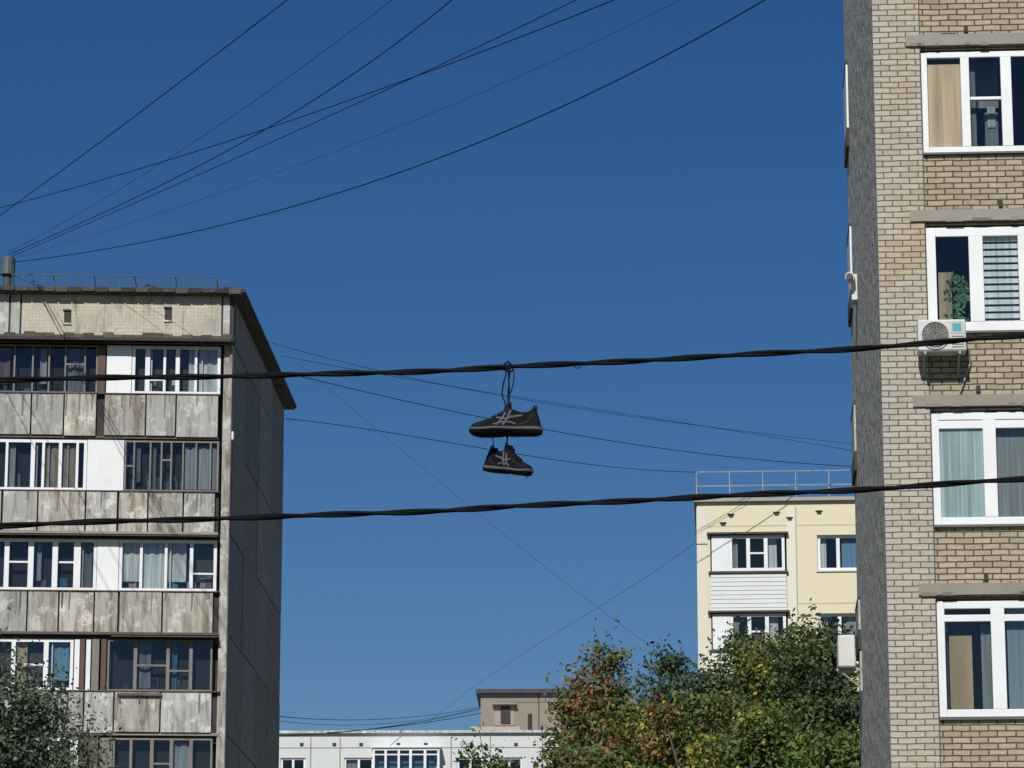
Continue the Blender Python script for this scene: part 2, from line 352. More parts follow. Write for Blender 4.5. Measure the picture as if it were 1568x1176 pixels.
# ================= RIGHT BRICK BUILDING =================
R=Bld('brick_apartment_block',1350,588,49.7,-3.7)
bw=MB(); fr=MB(); gl=MB(); it=MB(); 
zr=lambda v,u=1490:R.z(u,v)
wr=[(233,74),(507,343),(804,627),(1099,916)]
zs=[(zr(a),zr(b)) for a,b in wr]
FLH=2.82
up=[(zs[0][0]+FLH*k,zs[0][1]+FLH*k) for k in (1,2,3)]
dn=[(zs[-1][0]-FLH*k,zs[-1][1]-FLH*k) for k in (1,2,3)]
ztopR=up[-1][1]+1.3
xw=R.x(1411,150); XR=22.0
winw=2.15
bays=[xw,xw+4.4,xw+8.4,xw+12.8,xw+17]
dn=[d for d in dn if d[0]>.5]; allz=up[::-1]+zs+dn
def cells(y):
    xs=[0]; 
    for bx in bays: xs+= [bx,bx+winw]
    xs.append(XR)
    for i in range(len(xs)-1):
        col_is_bay=i%2==1
        if not col_is_bay: bw.quad((xs[i],y,0),(xs[i+1],y,0),(xs[i+1],y,ztopR),(xs[i],y,ztopR),'brickp')
        else:
            prev=0
            for (a,b) in sorted(allz):
                bw.quad((xs[i],y+.03,prev),(xs[i+1],y+.03,prev),(xs[i+1],y+.03,a),(xs[i],y+.03,a),'bricki',rt(.95,1.15)); prev=b
            bw.quad((xs[i],y+.03,prev),(xs[i+1],y+.03,prev),(xs[i+1],y+.03,ztopR),(xs[i],y+.03,ztopR),'bricki')
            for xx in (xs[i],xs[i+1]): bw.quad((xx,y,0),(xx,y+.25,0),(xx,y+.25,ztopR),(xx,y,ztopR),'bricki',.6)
            for (a,b) in allz:
                bw.quad((xs[i],y+.03,a),(xs[i+1],y+.03,a),(xs[i+1],y+.25,a),(xs[i],y+.25,a),'lintel'); bw.quad((xs[i],y+.03,b),(xs[i],y+.25,b),(xs[i+1],y+.25,b),(xs[i+1],y+.03,b),'lintel')
cells(0)
for bx in bays:
    bw.box(bx-.012,bx+.002,-.003,.03,0,ztopR,'dark',2.2)
    for i,(a,b) in enumerate(allz):
        xl0=bx-.23+random.uniform(-.03,.02)
        bw.box(xl0,bx+winw+.25,-.035,.10,b+.05,b+.22,'lintel',rt(.95,1.15))
        for q in range(9):
            xx=xl0+random.uniform(0,winw+.3); bw.box(xx,xx+random.uniform(.05,.3),-.041,-.03,b+.05+random.uniform(-.02,.0),b+.09,'lintel',rt(.6,1))
        for q in range(5):
            xx=xl0+random.uniform(0,winw+.3); bw.box(xx,xx+random.uniform(.05,.3),-.030,-.01,b+.21,b+.22+random.uniform(.01,.03),'lintel',rt(.6,1.2))
        bw.box(bx+.003,bx+winw-.001,-.03,.10,a-.03,a-.001,'acd')
        hx=bx+.55+random.uniform(0,.6); bw.box(hx,hx+.06,-.02,.04,b+.26,b+.36,'dark')
bw.quad((0,12,0),(0,0,0),(0,0,ztopR),(0,12,ztopR),'stucco')
bw.box(.02,XR,11.9,12,0,ztopR-.01,'stucco'); bw.box(-.15,XR,-.15,12.15,ztopR,ztopR+.2,'lintel')
bw.quad((XR,0,0),(XR,12,0),(XR,12,ztopR),(XR,0,ztopR),'stucco')
it.box(.1,XR,1.8,1.85,0,ztopR-.1,'interior')
for (a,b) in allz: it.box(.1,XR,.27,1.8,b+.25,b+.4,'interior'); 
for bx in bays: it.box(bx-.3,bx-.2,.27,1.8,0,ztopR-.2,'interior'); it.box(bx+winw+.2,bx+winw+.3,.27,1.8,0,ztopR-.2,'interior')
for bi,bx in enumerate(bays):
    for ri,(a,b) in enumerate(allz):
        y=.06
        k=ri-3
        o=bx-xw
        def X(u,vv): return R.x(u,vv)+o
        kk=k if 0<=k<4 else random.randint(0,3)
        if bi: kk=random.randint(0,3)
        vv=[150,425,715,1008][kk]; h=b-a
        x0=bx+.01; x1=bx+winw-.01
        if kk==0:
            window(fr,gl,x0,x1,a+.02,b-.03,y,[(X(1479,vv),.13),(X(1542,vv),.16)],[(X(1486,vv),X(1534,vv),a+h*.53,.05)],fw=.09)
            it.quad((X(1418,vv),y+.08,a),(X(1477,vv),y+.08,a),(X(1477,vv),y+.08,b-.2),(X(1418,vv),y+.08,b-.2),'c_tan',1.15)
            it.box(X(1418,vv),X(1477,vv),y+.3,y+.32,b-.3,b,'c_grey',.4)
            it.box(X(1510,vv),X(1530,vv),y+.3,y+.5,a,a+h*.45,'c_grey',.5); it.box(X(1514,vv),X(1526,vv),y+.28,y+.4,a+h*.3,a+h*.5,'c_white',.6)
            it.box(X(1490,vv),X(1534,vv),y+.6,y+.62,a+h*.55,b,'c_grey',.7); it.box(X(1488,vv),X(1496,vv),y+.2,y+.25,a,b,'c_grey',.5)
        elif kk==1:
            window(fr,gl,x0,x1,a+.02,b-.03,y,[(X(1496,vv),.21),(X(1568,vv),.14)],[],fw=.14)
            for q in range(13):
                zz=a+.12+(h-.25)*q/13; it.box(X(1506,vv),X(1564,vv),y+.08,y+.10,zz,zz+.07,'c_white',1.15)
            it.box(X(1508,vv),X(1562,vv),y+.2,y+.22,a,b,'c_blue',.35)
            it.quad((X(1438,vv),y+.12,a+.1),(X(1458,vv),y+.12,a+.1),(X(1458,vv),y+.12,a+h*.58),(X(1438,vv),y+.12,a+h*.58),'c_tan',.8)
            for q in range(110):
                t=random.random(); cx=X(1468,vv)+random.gauss(0,.08); cz=a+.15+t*h*.45; r=.05; an=random.uniform(0,6)
                it.quad((cx,y+.10,cz),(cx+r*math.cos(an),y+.09,cz+r*math.sin(an)),(cx+1.6*r*math.cos(an+.4),y+.10,cz+1.6*r*math.sin(an+.4)),(cx+r*math.cos(an+.9),y+.11,cz+r*math.sin(an+.9)),'plant',rt(.6,2.2))
        elif kk==2:
            window(fr,gl,x0,x1,a+.02,b-.03,y,[(X(1517,vv),.19),(X(1590,vv),.12)],[(x0,x1,b-.21,.12)],fw=.11)
            it.quad((X(1432,vv),y+.05,a),(X(1512,vv),y+.05,a),(X(1512,vv),y+.05,b),(X(1432,vv),y+.05,b),'c_grey',(1.35,1.5,1.48))
            it.quad((X(1526,vv),y+.14,a),(X(1590,vv),y+.14,a),(X(1590,vv),y+.14,b),(X(1526,vv),y+.14,b),'c_grey',.75)
        else:
            window(fr,gl,x0,x1,a+.02,b-.03,y,[(X(1530,vv),.20),(X(1600,vv),.12)],[(x0,x1,b-.28,.10)],fw=.11)
            it.box(X(1455,vv),X(1490,vv),y+.10,y+.16,a,a+h*.70,'yint',1.1)
            it.box(X(1505,vv),X(1520,vv),y+.2,y+.25,a,a+h*.8,'c_grey',.7); it.box(X(1446,vv),X(1454,vv),y+.3,y+.35,a,b,'c_grey',.4)
            it.quad((X(1545,vv),y+.14,a),(X(1600,vv),y+.14,a),(X(1600,vv),y+.14,b),(X(1545,vv),y+.14,b),'c_grey',(.65,.75,.85))
for (va,vb,kind) in ((120,215,'pvc'),(365,460,'pvc'),(635,705,'conc'),(930,975,'conc')):
    z1=R.z(1308,va,11.4); z0=R.z(1308,vb,11.4)
    bw.box(-.035,-.001,10.6,11.98,z0,z1,kind,.9); bw.box(-.05,-.001,10.6,11.99,z0-.35,z0-.02,'bitumen'); bw.box(-.045,-.001,10.6,11.99,z1,z1+.06,'bitumen')
bw.build('walls',R.e); fr.build('window_frames',R.e,bevel=.008); gl.build('window_glass',R.e); it.build('interiors',R.e)

def ac(name,B,x0,x1,y0,y1,z0,z1,front=True):
    e=empty(name,B.O,B.a); c=MB(); g=MB()
    c.box(x0,x1,y0,y1,z0,z1,'ac'); c.build('casing',e,bevel=.025)
    W_=x1-x0;H=z1-z0
    g.box(x0-.005,x1+.005,y0-.004,y1,z0+.02,z0+.035,'acg')
    if front:
        cx=x0+W_*.36; cz=z0+H*.5; r=H*.42
        ring=[(cx+r*math.cos(q),y0-.012,cz+r*math.sin(q)) for q in np.linspace(0,2*math.pi,33)]
        g.tube(ring,.012,'ac',6)
        g.add([(cx,y0-.003,cz)]+[(cx+r*math.cos(q),y0-.003,cz+r*math.sin(q)) for q in np.linspace(0,2*math.pi,33)[:-1]],[(0,k+1,(k+1)%32+1) for k in range(32)],'acd')
        for rr in (.18,.34,.5,.66,.82): g.tube([(cx+r*rr*math.cos(q),y0-.014,cz+r*rr*math.sin(q)) for q in np.linspace(0,2*math.pi,25)],.005,'acg',4)
        for q in np.linspace(0,2*math.pi,17)[:-1]: g.tube([(cx+.05*math.cos(q),y0-.016,cz+.05*math.sin(q)),(cx+r*math.cos(q+.3),y0-.016,cz+r*math.sin(q+.3))],.0045,'acg',4)
        for q in range(3):
            an=q*2.094; g.quad((cx,y0-.006,cz),(cx+r*.9*math.cos(an),y0-.006,cz+r*.9*math.sin(an)),(cx+r*.95*math.cos(an+.6),y0-.009,cz+r*.95*math.sin(an+.6)),(cx+r*.5*math.cos(an+.9),y0-.009,cz+r*.5*math.sin(an+.9)),'acg',.6)
        g.box(x0+W_*.68,x1-.02,y0-.006,y0+.001,z0+H*.55,z1-.03,'ac',.85)
        g.box(x0+W_*.72,x0+W_*.9,y0-.009,y0-.006,z0+H*.62,z0+H*.86,'sticker')
        for q in range(5): g.box(x0+W_*.70,x1-.03,y0-.006,y0+.001,z0+.06+q*.04,z0+.072+q*.04,'acd')
    for xx in ((x0+.08,x1-.12) if front else (x0+.05,)):
        if front:
            g.box(xx,xx+.035,y0-.03,-.001,z0-.045,z0-.004,'acg'); g.box(xx,xx+.03,-.03,-.002,z0-.30,z0-.05,'acg'); g.tube([(xx+.015,y0+.05,z0-.04),(xx+.015,-.02,z0-.28)],.012,'acg',5)
        else:
            g.box(x0-.03,-.001,y0+.1,y0+.14,z0-.045,z0-.004,'acg'); g.tube([(x0+.03,y0+.12,z0-.04),(-.02,y0+.12,z0-.35)],.014,'acg',5); g.box(-.04,-.002,y0+.1,y0+.14,z0-.4,z0+.3,'acg')
    if front:
        g.tube([(x1-.03,y1-.05,z0+.15),(x1+.06,y1-.05,z0+.1),(x1+.07,-.03,z0-.1),(x1-.1,-.02,z0-.55),(x1-.25,-.02,z0-.62)],.014,'acg',6)
    g.build('grille_and_brackets',e)
x0,z0=R.sz(1404,549); x1,z1=R.sz(1476,499)
ac('air_conditioner',R,x0,x1,-.42,-.12,z0,z1)
x0,z0=R.sz(1283,1026,10.5); x1,z1=R.sz(1316,976,10.5)
ac('air_conditioner',R,x0,-.12,10.2,10.95,z0,z1,False)
e=empty('security_camera',R.O,R.a); c=MB(); xx,zz=R.sz(1303,427,8.5)
c.tube([(xx-.03,8.2,zz-.04),(xx,8.6,zz+.03)],.085,'ac',12); c.tube([(xx,8.5,zz+.02),(-.01,8.6,zz+.08)],.035,'ac',6); c.box(-.1,-.002,8.4,8.75,zz-.40,zz+.06,'ac'); c.tube([(xx-.04,8.15,zz-.05),(xx-.03,8.2,zz-.04)],.06,'acd',10); c.build('housing',e,bevel=.006)

# ================= YELLOW BUILDING =================
Yb=Bld('cream_panel_apartment_block',1068,850,118,-3.6)
w=MB(); fr=MB(); gl=MB(); it=MB()
zy=lambda v:Yb.z(1180,v); xy=lambda u,v=870:Yb.x(u,v)
zt=zy(768); XRy=xy(1900)
yr=[(820,874),(940,994)]; zz=[(zy(b),zy(a)) for a,b in yr]
while zz[-1][0]>4: zz.append((zz[-1][0]-2.8,zz[-1][1]-2.8))
offs=[0,xy(1500)-xy(1090)]
ops=[]
for (a,b) in zz:
    for o in offs: ops.append((xy(1252)+o,xy(1322)+o,a,b))
    for o in offs: ops.append((xy(1088)+o,xy(1205)+o,a-.01,b+.05))
wall(w,0,XRy,0,zt,ops,0,.2,'yel')
for i,(a,b) in enumerate(zz):
    for o in offs:
        window(fr,gl,xy(1252)+o+.01,xy(1322)+o-.01,a,b,.12,[(xy(1284)+o,.12)],[],fw=.10,gmat='glass')
        window(fr,gl,xy(1117)+o,xy(1202)+o,a,b,-.04,[(xy(1146)+o,.13),(xy(1173)+o,.13)],[(xy(1148)+o,xy(1172)+o,a+(b-a)*.5,.06)],fw=.10,gmat='glass')
        fr.box(xy(1090)+o,xy(1117)+o-.005,-.05,.03,a,b,'pvcpanel')
        it.quad((xy(1175)+o,.2,a),(xy(1190)+o,.2,a),(xy(1190)+o,.2,b),(xy(1175)+o,.2,b),'c_white'); it.quad((xy(1290)+o,.3,a),(xy(1312)+o,.3,a),(xy(1312)+o,.3,b),(xy(1290)+o,.3,b),'c_blue' if i==0 else 'c_grey')
        it.box(xy(1120)+o,xy(1130)+o,.15,.2,a,b,'c_grey',.8)
        it.box(xy(1256)+o,xy(1266)+o,.3,.4,a,b,'c_white')
        bot=b-2.8+.12
        n=9
        for q in range(n):
            za=bot+(a-.08-bot)*q/n; zb_=bot+(a-.08-bot)*(q+1)/n
            w.quad((xy(1088)+o,-.08,za),(xy(1204)+o,-.08,za),(xy(1204)+o,-.065,zb_-.01),(xy(1088)+o,-.065,zb_-.01),'white',1.12)
        w.box(xy(1088)+o,xy(1204)+o,-.06,.0,bot,a-.08,'dark')
        w.box(xy(1085)+o,xy(1207)+o,-.14,.05,a-.08,a-.02,'bitumen' ,2); w.box(xy(1083)+o,xy(1208)+o,-.2,.0,b+.04,b+.10,'rust',.8)
        w.box(xy(1250)+o,xy(1324)+o,-.05,.1,a-.06,a-.01,'white')
    w.box(0.01,XRy,-.006,0,b+.35-.02,b+.39-.02,'yel2',.7)
w.box(-.02,xy(1084),-.015,0,0,zt-.2,'yel2'); w.box(xy(1219),xy(1221),-.008,0,0,zt-.2,'yel2',.6); w.box(xy(1206),xy(1219),-.010,0,0,zt-.2,'yel2',1.05)
w.box(-.02,xy(1084)*1.0,-.018,-.015,zt-1.5,zt-1.46,'dark')
w.box(-.1,XRy,-.15,12,zt,zt+.12,'lintel',1.3); w.box(0,XRy,11.5,11.7,0,zt,'yel2'); 
w.quad((0,11.6,0),(0,0,0),(0,0,zt),(0,11.6,zt),'yel2')
it.box(.1,XRy,1.3,1.4,0,zt-.1,'interior')
for (a,b) in zz: it.box(.1,XRy,.2,1.3,b+.1,b+.2,'interior')
for u,v in ((1120,790),(1190,787),(1255,785),(1108,803),(1210,795),(1400,785),(1500,790)):
    x,z=Yb.sz(u,v); w.box(x-.09,x+.06,-.02,-.001,z-.05,z+.05,'dark'); w.box(x-.14,x+.1,-.05,-.003,z+.05,z+.075,'rust')
w.build('walls',Yb.e); fr.build('window_frames',Yb.e); gl.build('window_glass',Yb.e); it.build('interiors',Yb.e)
r=MB(); zt2=zy(719)
for z in (zt2,zt2-.5): r.tube([(0,.3,z),(XRy,.3,z)],.025,'rail',5)
r.tube([(0,.3,zt2),(0,8,zt2)],.022,'rail',5)
k=0
while k<XRy: r.tube([(k,.3,zt),(k,.3,zt2)],.025,'rail',5); r.tube([(k,.3,zt2),(k+.25,.9,zt)],.014,'rail',4); k+=1.15
for k in range(1,7): r.tube([(0,.3+k*1.2,zt),(0,.3+k*1.2,zt2)],.018,'rail',5)
r.build('roof_railing',Yb.e)

# ================= WHITE FAR BUILDING =================
Wb=Bld('white_panel_apartment_block',428,1130,188,-1.2)
w=MB(); fr=MB(); gl=MB(); it=MB()
zw=lambda v:Wb.z(600,v); xw_=lambda u,v=1150:Wb.x(u,v)
zt=zw(1123); XA=xw_(100); XB=xw_(1500)
zz=[(zw(1200),zw(1160))]
while zz[-1][0]>4: zz.append((zz[-1][0]-2.8,zz[-1][1]-2.8))
wins=[(150,190),(220,262),(300,340),(430,468),(527,572),(700,740),(760,800),(850,890),(950,990),(1100,1140),(1250,1290)]
ops=[(xw_(a),xw_(b),p,q) for a,b in wins for p,q in zz]
wall(w,XA,XB,0,zt,ops,0,.25,'white')
for a,b in wins:
    for p,q in zz:
        window(fr,gl,xw_(a)+.01,xw_(b)-.01,p,q,.1,[((xw_(a)+xw_(b))/2,.12)],[],fw=.10,gmat='glass_d')
        if random.random()<.6: it.quad((xw_(a),.3,p),(xw_((a+b)/2),.3,p),(xw_((a+b)/2),.3,q),(xw_(a),.3,q),'c_white',.8)
for p,q in zz:
    a0,a1=xw_(572),xw_(674); q2=q+.40
    window(fr,gl,a0,a1,p,q2,-.9,[xw_(592),xw_(612),(xw_(630),.14),(xw_(652),.14)],[(a0,a1,q2-.35,.07)],fw=.12,gmat='glass')
    w.box(a0,a1,-.88,0,p-1.05,p-.02,'white'); w.box(a0-.1,a1+.1,-1,0,q2+.02,q2+.14,'pvc')
    fr.box(a0,a0+.08,-.83,-.01,p,q2,'pvc'); fr.box(a1-.08,a1,-.83,-.01,p,q2,'pvc')
    it.quad((a0+.3,-.3,p),(a1-.3,-.3,p),(a1-.3,-.3,q2),(a0+.3,-.3,q2),'c_blue',.5)
    w.box(XA,XB,-.012,0,q+.52,q+.56,'lintel',.8)
for u in (475,520,690,750,830,910): w.box(xw_(u),xw_(u)+.06,-.011,0,0,zt-.2,'lintel',.9)
it.box(XA+.1,XB-.1,1.3,1.4,0,zt-.1,'interior')
w.box(XA-.2,XB+.2,-.2,12,zt,zt+.14,'conc',1.2); w.box(XA,XB,11.7,11.8,0,zt,'white'); 
w.quad((XA,11.8,0),(XA,0,0),(XA,0,zt),(XA,11.8,zt),'white'); w.quad((XB,0,0),(XB,11.8,0),(XB,11.8,zt),(XB,0,zt),'white')
for u in (462,512,553,610,652,722,790,860): x,z=Wb.sz(u,1139); w.box(x-.1,x+.1,-.03,-.001,z-.12,z+.05,'dark')
hx0,hx1=Wb.x(736,1085,3),Wb.x(880,1085,3); hz=Wb.z(800,1062,3)
ox0,ox1=Wb.x(757,1090,3),Wb.x(787,1090,3)
w.box(hx0,hx1,3,8,zt+.14,hz,'beigeh'); w.box(hx0-.25,hx1+.3,2.7,8.3,hz,hz+.22,'bitumen',1.5)
w.box(ox0,ox1,2.96,3.02,Wb.z(770,1111,3),Wb.z(770,1079,3),'beigeh',1.3); w.box(ox0+.35,ox1-.2,2.9,2.97,Wb.z(770,1108,3),Wb.z(770,1082,3),'dark'); w.box(ox0-.1,ox1+.15,2.6,2.99,Wb.z(770,1080,3),Wb.z(770,1077,3),'lintel')
w.box(hx0-.001+.8,hx1-1,2.985,3,hz-.5,hz-.44,'lintel',.6); w.box(hx0+3.2,hx0+3.25,2.985,3,zt+.2,hz,'dark')
w.box(hx0-.5,hx0+2.2,1.0,2.6,zt+.14,zt+.5,'lintel',1.4); w.tube([(hx0+1.95+.8,1.8,zt),(hx0+1.95+.8,1.8,zt+1.3)],.12,'dark',8); 
w.build('walls',Wb.e); fr.build('window_frames',Wb.e); gl.build('window_glass',Wb.e); it.build('interiors',Wb.e)

# ================= TREES =================
def leafmat(name):
    m,t,N,Lk,P=nt(name)
    a=N.new('ShaderNodeAttribute'); a.attribute_name='leafcol'
    Lk.new(a.outputs['Color'],P.inputs['Base Color']); P.inputs['Roughness'].default_value=.6
    P.inputs['Specular IOR Level'].default_value=.3
    T=N.new('ShaderNodeBsdfTranslucent'); Lk.new(a.outputs['Color'],T.inputs[0])
    X=N.new('ShaderNodeMixShader'); X.inputs[0].default_value=.25
    Lk.new(P.outputs[0],X.inputs[1]); Lk.new(T.outputs[0],X.inputs[2]); Lk.new(X.outputs[0],N['Material Output'].inputs[0]); return m
LM=leafmat('leaves')
def tree(name,u,Y,vtop,rad,hcrown,cols,nclump=90,nleaf=230,leaf=.07,seed=0,clr=.55,droop=0):
    g=np.random.default_rng(seed); rs=random.Random(seed)
    top=W(u,vtop,Y); base=Vector((top.x,top.y,0)); H=top.z
    e=empty(name,base)
    cz=H-hcrown/2
    cs=[]; 
    sub=[(g.uniform(-.5,.5)*rad,g.uniform(-.5,.5)*rad,g.uniform(-.3,.25)*hcrown,g.uniform(.45,.7)) for _ in range(7)]
    sub.append((0,0,.5*hcrown-.5*hcrown*.35,.35*1.3))
    while len(cs)<nclump:
        s=sub[g.integers(len(sub))]
        d=g.normal(size=3); d/=np.linalg.norm(d); r=g.uniform(.55,1.0)
        p=np.array([s[0],s[1],s[2]])+d*r*np.array([rad*s[3],rad*s[3],hcrown*.5*s[3]])
        if p[2]>hcrown*.5-.25: continue
        cs.append(p+np.array([0,0,cz]))
    cs=np.array(cs)
    V=[];C=[]
    cols=np.array([c[:3] for c in cols])*1.25
    for c in cs:
        r=g.uniform(.6,1.35)*clr; n=int(nleaf*g.uniform(.5,1.3)*r/clr)
        d=g.normal(size=(n,3)); d/=np.linalg.norm(d,axis=1)[:,None]
        p=c+d*(g.uniform(.15,1.0,size=(n,1))**.6)*r*np.array([1,1,.75]) 
        ns=max(3,n//40)
        for _ in range(ns):
            dd=g.normal(size=3); dd[2]=abs(dd[2])*.9; dd/=np.linalg.norm(dd); m_=g.integers(5,10)
            idx=g.integers(0,n,size=m_); tt=np.linspace(.7,1.55,m_)[:,None]
            p[idx]=c+dd*tt*r+g.normal(size=(m_,3))*.05
        if droop: p[:,2]-=np.abs(g.normal(size=n))*droop
        nrm=d*.5+g.normal(size=(n,3))*.6+np.array([0,-.2,.5]); nrm/=np.linalg.norm(nrm,axis=1)[:,None]
        t=np.cross(nrm,g.normal(size=(n,3))); t/=np.linalg.norm(t,axis=1)[:,None]; b=np.cross(nrm,t)
        s=leaf*g.uniform(.6,1.3,size=(n,1))
        q=np.stack([p-t*s,p-b*s*.55+nrm*s*.12,p+t*s,p+b*s*.55+nrm*s*.12],axis=1); V.append(q)
        ci=g.integers(len(cols)); cc=cols[ci]*g.uniform(.7,1.25)
        alt=cols[g.integers(len(cols),size=n)]
        mixm=(g.random((n,1))<.3)
        col=np.where(mixm,alt,cc)*g.uniform(.7,1.35,size=(n,1)); C.append(col)
    V=np.concatenate(V); C=np.concatenate(C); n=len(V)
    me=bpy.data.meshes.new('foliage'); me.vertices.add(n*4); me.vertices.foreach_set('co',V.reshape(-1).astype(np.float32))
    me.loops.add(n*4); me.loops.foreach_set('vertex_index',np.arange(n*4,dtype=np.int32)); me.polygons.add(n); me.polygons.foreach_set('loop_start',np.arange(0,n*4,4,dtype=np.int32))
    try: me.polygons.foreach_set('loop_total',np.full(n,4,dtype=np.int32))
    except Exception: pass
    me.update(calc_edges=True); at=me.attributes.new('leafcol','FLOAT_COLOR','FACE'); a=np.ones((n,4),dtype=np.float32); a[:,:3]=C; at.data.foreach_set('color',a.ravel())
    me.materials.append(LM); ob=bpy.data.objects.new('foliage',me); S.collection.objects.link(ob); ob.parent=e
    w=MB(); th=H-hcrown*.45
    tr=[(0,0,-.1),(.1,.05,th*.35),(-.08,.1,th*.7),(0,0,th),(0.05,0,H-.6)]
    w.tube(tr,[.24,.19,.14,.09,.02],'bark',8)
    for k,c in enumerate(cs[:70]):
        z0=min(th,max(th*.45,c[2]-rs.uniform(1,3))); p0=Vector((0,0,z0)); p1=Vector(c); mid=(p0+p1)/2+Vector((rs.uniform(-.3,.3),rs.uniform(-.3,.3),-.3))
        w.tube([p0,mid,p1,p1+Vector((rs.uniform(-.4,.4),rs.uniform(-.4,.4),rs.uniform(.1,.5)))],[.06,.035,.015,.005],'bark',4,False)
    w.build('trunk_and_limbs',e)
    return e
G=(.065,.095,.028);DG=(.036,.062,.024);YG=(.12,.135,.03);YE=(.25,.21,.035);OR=(.18,.095,.04);SG=(.11,.14,.085);LG=(.09,.14,.03);BG=(.04,.062,.036)
tree('maple_tree',935,80,982,1.05,5.5,[G,SG,G,OR,OR,YG],75,185,seed=1)
tree('maple_tree',900,82,1050,1.0,4.5,[G,DG,SG,OR,YG],60,185,seed=12)
tree('linden_tree',1040,90,986,1.5,7,[DG,BG,DG,G],95,215,seed=2)
tree('linden_tree',1125,86,970,1.9,7,[BG,DG,G,SG],115,225,seed=3)
tree('birch_tree',1205,80,956,1.9,7.0,[DG,G,YG,YG,YE,DG],125,220,leaf=.06,seed=4)
tree('linden_tree',1268,76,943,1.4,8,[DG,G,G,BG],105,215,seed=5)
tree('rowan_tree',1085,74,1068,1.9,5,[G,OR,G,YG,DG,YE],95,205,seed=6)
tree('rowan_tree',985,76,1080,1.7,4,[G,OR,LG,YG,DG],85,205,seed=7)
tree('apple_tree',1190,72,1085,1.9,4,[G,YG,LG,YE,DG],95,205,seed=8)
tree('apple_tree',1280,70,1125,1.3,3.5,[LG,LG,G],60,205,seed=9)
tree('rowan_tree',875,78,1122,1.0,3.2,[G,SG,OR,LG],40,180,seed=10)
tree('young_tree',745,82,1138,.7,3,[LG,G],18,110,seed=13)
tree('young_tree',815,82,1145,.7,3,[LG,SG],16,110,seed=17)
tree('willow_tree',0,62,975,1.6,5.8,[SG,(.07,.09,.06),(.05,.07,.045)],85,235,leaf=.05,seed=14,droop=.25)
tree('willow_tree',70,66,1035,1.1,4.8,[SG,(.07,.09,.06),G],50,190,leaf=.05,seed=15,droop=.25)
tree('willow_tree',125,68,1085,.6,3.6,[SG,(.07,.09,.06)],16,110,leaf=.05,seed=16,droop=.25)

# ================= WIRES =================
def wire(pts,Ya,Yb_,r,mat='wire',deg=3,name='overhead_wire'):
    us=np.array([p[0] for p in pts],float); vs=np.array([p[1] for p in pts],float)
    deg=min(deg,len(pts)-1); cf=np.polyfit((us-us[0])/100,vs,deg); uu=np.linspace(us[0],us[-1],60)
    P=[]
    for i,u in enumerate(uu):
        t=i/59; Y=1/((1-t)/Ya+t/Yb_); P.append(W(u,np.polyval(cf,(u-us[0])/100),Y))
    m=MB(); m.tube(P,r,mat,5); m.build(name,smooth=True)
    return P
YR=94.9
wire([(-60,372),(0,330),(80,270),(200,185),(320,90),(440,0),(520,-62)],90,55,.011)
wire([(-60,333),(0,318),(130,285),(260,245),(425,187),(600,133),(740,78),(940,0),(1050,-45)],90,50,.010)
wire([(10,388),(130,322),(250,247),(400,148),(600,0),(680,-62)],YR,60,.006,'wiref')
wire([(14,390),(200,305),(400,203),(560,100),(690,0),(760,-58)],YR,55,.011)
wire([(16,392),(200,318),(400,222),(600,130),(740,72),(880,2),(990,-55)],YR,52,.009)
wire([(14,402),(150,384),(300,354),(500,300),(700,232),(900,145),(1050,68),(1170,0),(1260,-55)],YR,50,.012)
wire([(16,398),(300,308),(600,198),(800,115),(1000,20),(1100,-30)],YR,55,.004,'wiref')
wire([(12,418),(60,437),(150,444)],YR,94,.008)
wire([(405,522),(550,560),(770,607),(1000,642),(1315,681)],107,118,.009,'wiref')
wire([(430,545),(600,575),(860,620),(1100,655),(1315,692)],107,118,.008)
wire([(440,572),(600,608),(760,643),(950,680),(1200,704),(1315,716)],107,118,.013)
wire([(436,641),(600,663),(760,690),(1068,723)],108,118.2,.012)
wire([(460,560),(570,650),(700,762),(910,925),(1010,1000)],107,92,.005,'wiref')
wire([(1068,828),(915,930),(780,1015),(700,1070),(650,1112)],118,188,.007,'wiref')
wire([(428,1097),(590,1101),(735,1083)],110,190,.013,'wiref'); wire([(428,1127),(600,1112),(735,1086)],110,190,.016,'wire'); wire([(500,1122),(640,1108),(737,1092)],185,190,.02,'wire')
wire([(428,1104),(590,1108),(735,1084)],110,190,.009,'wiref')
wire([(180,450),(260,490),(350,560)],93.7,93,.006,'wiref'); 

def cable(pts,Y,name):
    Q=[W(u,v,Y) for u,v in pts]; cf=np.polyfit([q.x for q in Q],[q.z for q in Q],2)
    m=MB(); xs=np.arange(-11,13.0,.03)
    for s,(rad,off) in enumerate(((.0075,.0060),(.0075,.0060),(.0055,.004))):
        P=[]; ph0=[0,math.pi,1.3][s]
        for x in xs:
            ph=ph0+2*math.pi*x/(.62)+.8*math.sin(x*1.7); wob=.004*math.sin(x*3.1)+.003*math.sin(x*7.3+1)
            P.append((x,Y+off*math.cos(ph),np.polyval(cf,x)+wob*.6+off*math.sin(ph)))
        m.tube(P,rad,'cable',7)
    m.build(name,smooth=True); return cf
c1=[(0,581),(250,579),(430,574),(775,563),(1100,546),(1300,533),(1568,514)]
c2=[(0,803),(330,797),(600,786),(900,769),(1100,759),(1300,749),(1568,735)]
YC=13.6
f1=cable(c1,YC,'power_cable'); f2=cable(c2,YC-.05,'power_cable')
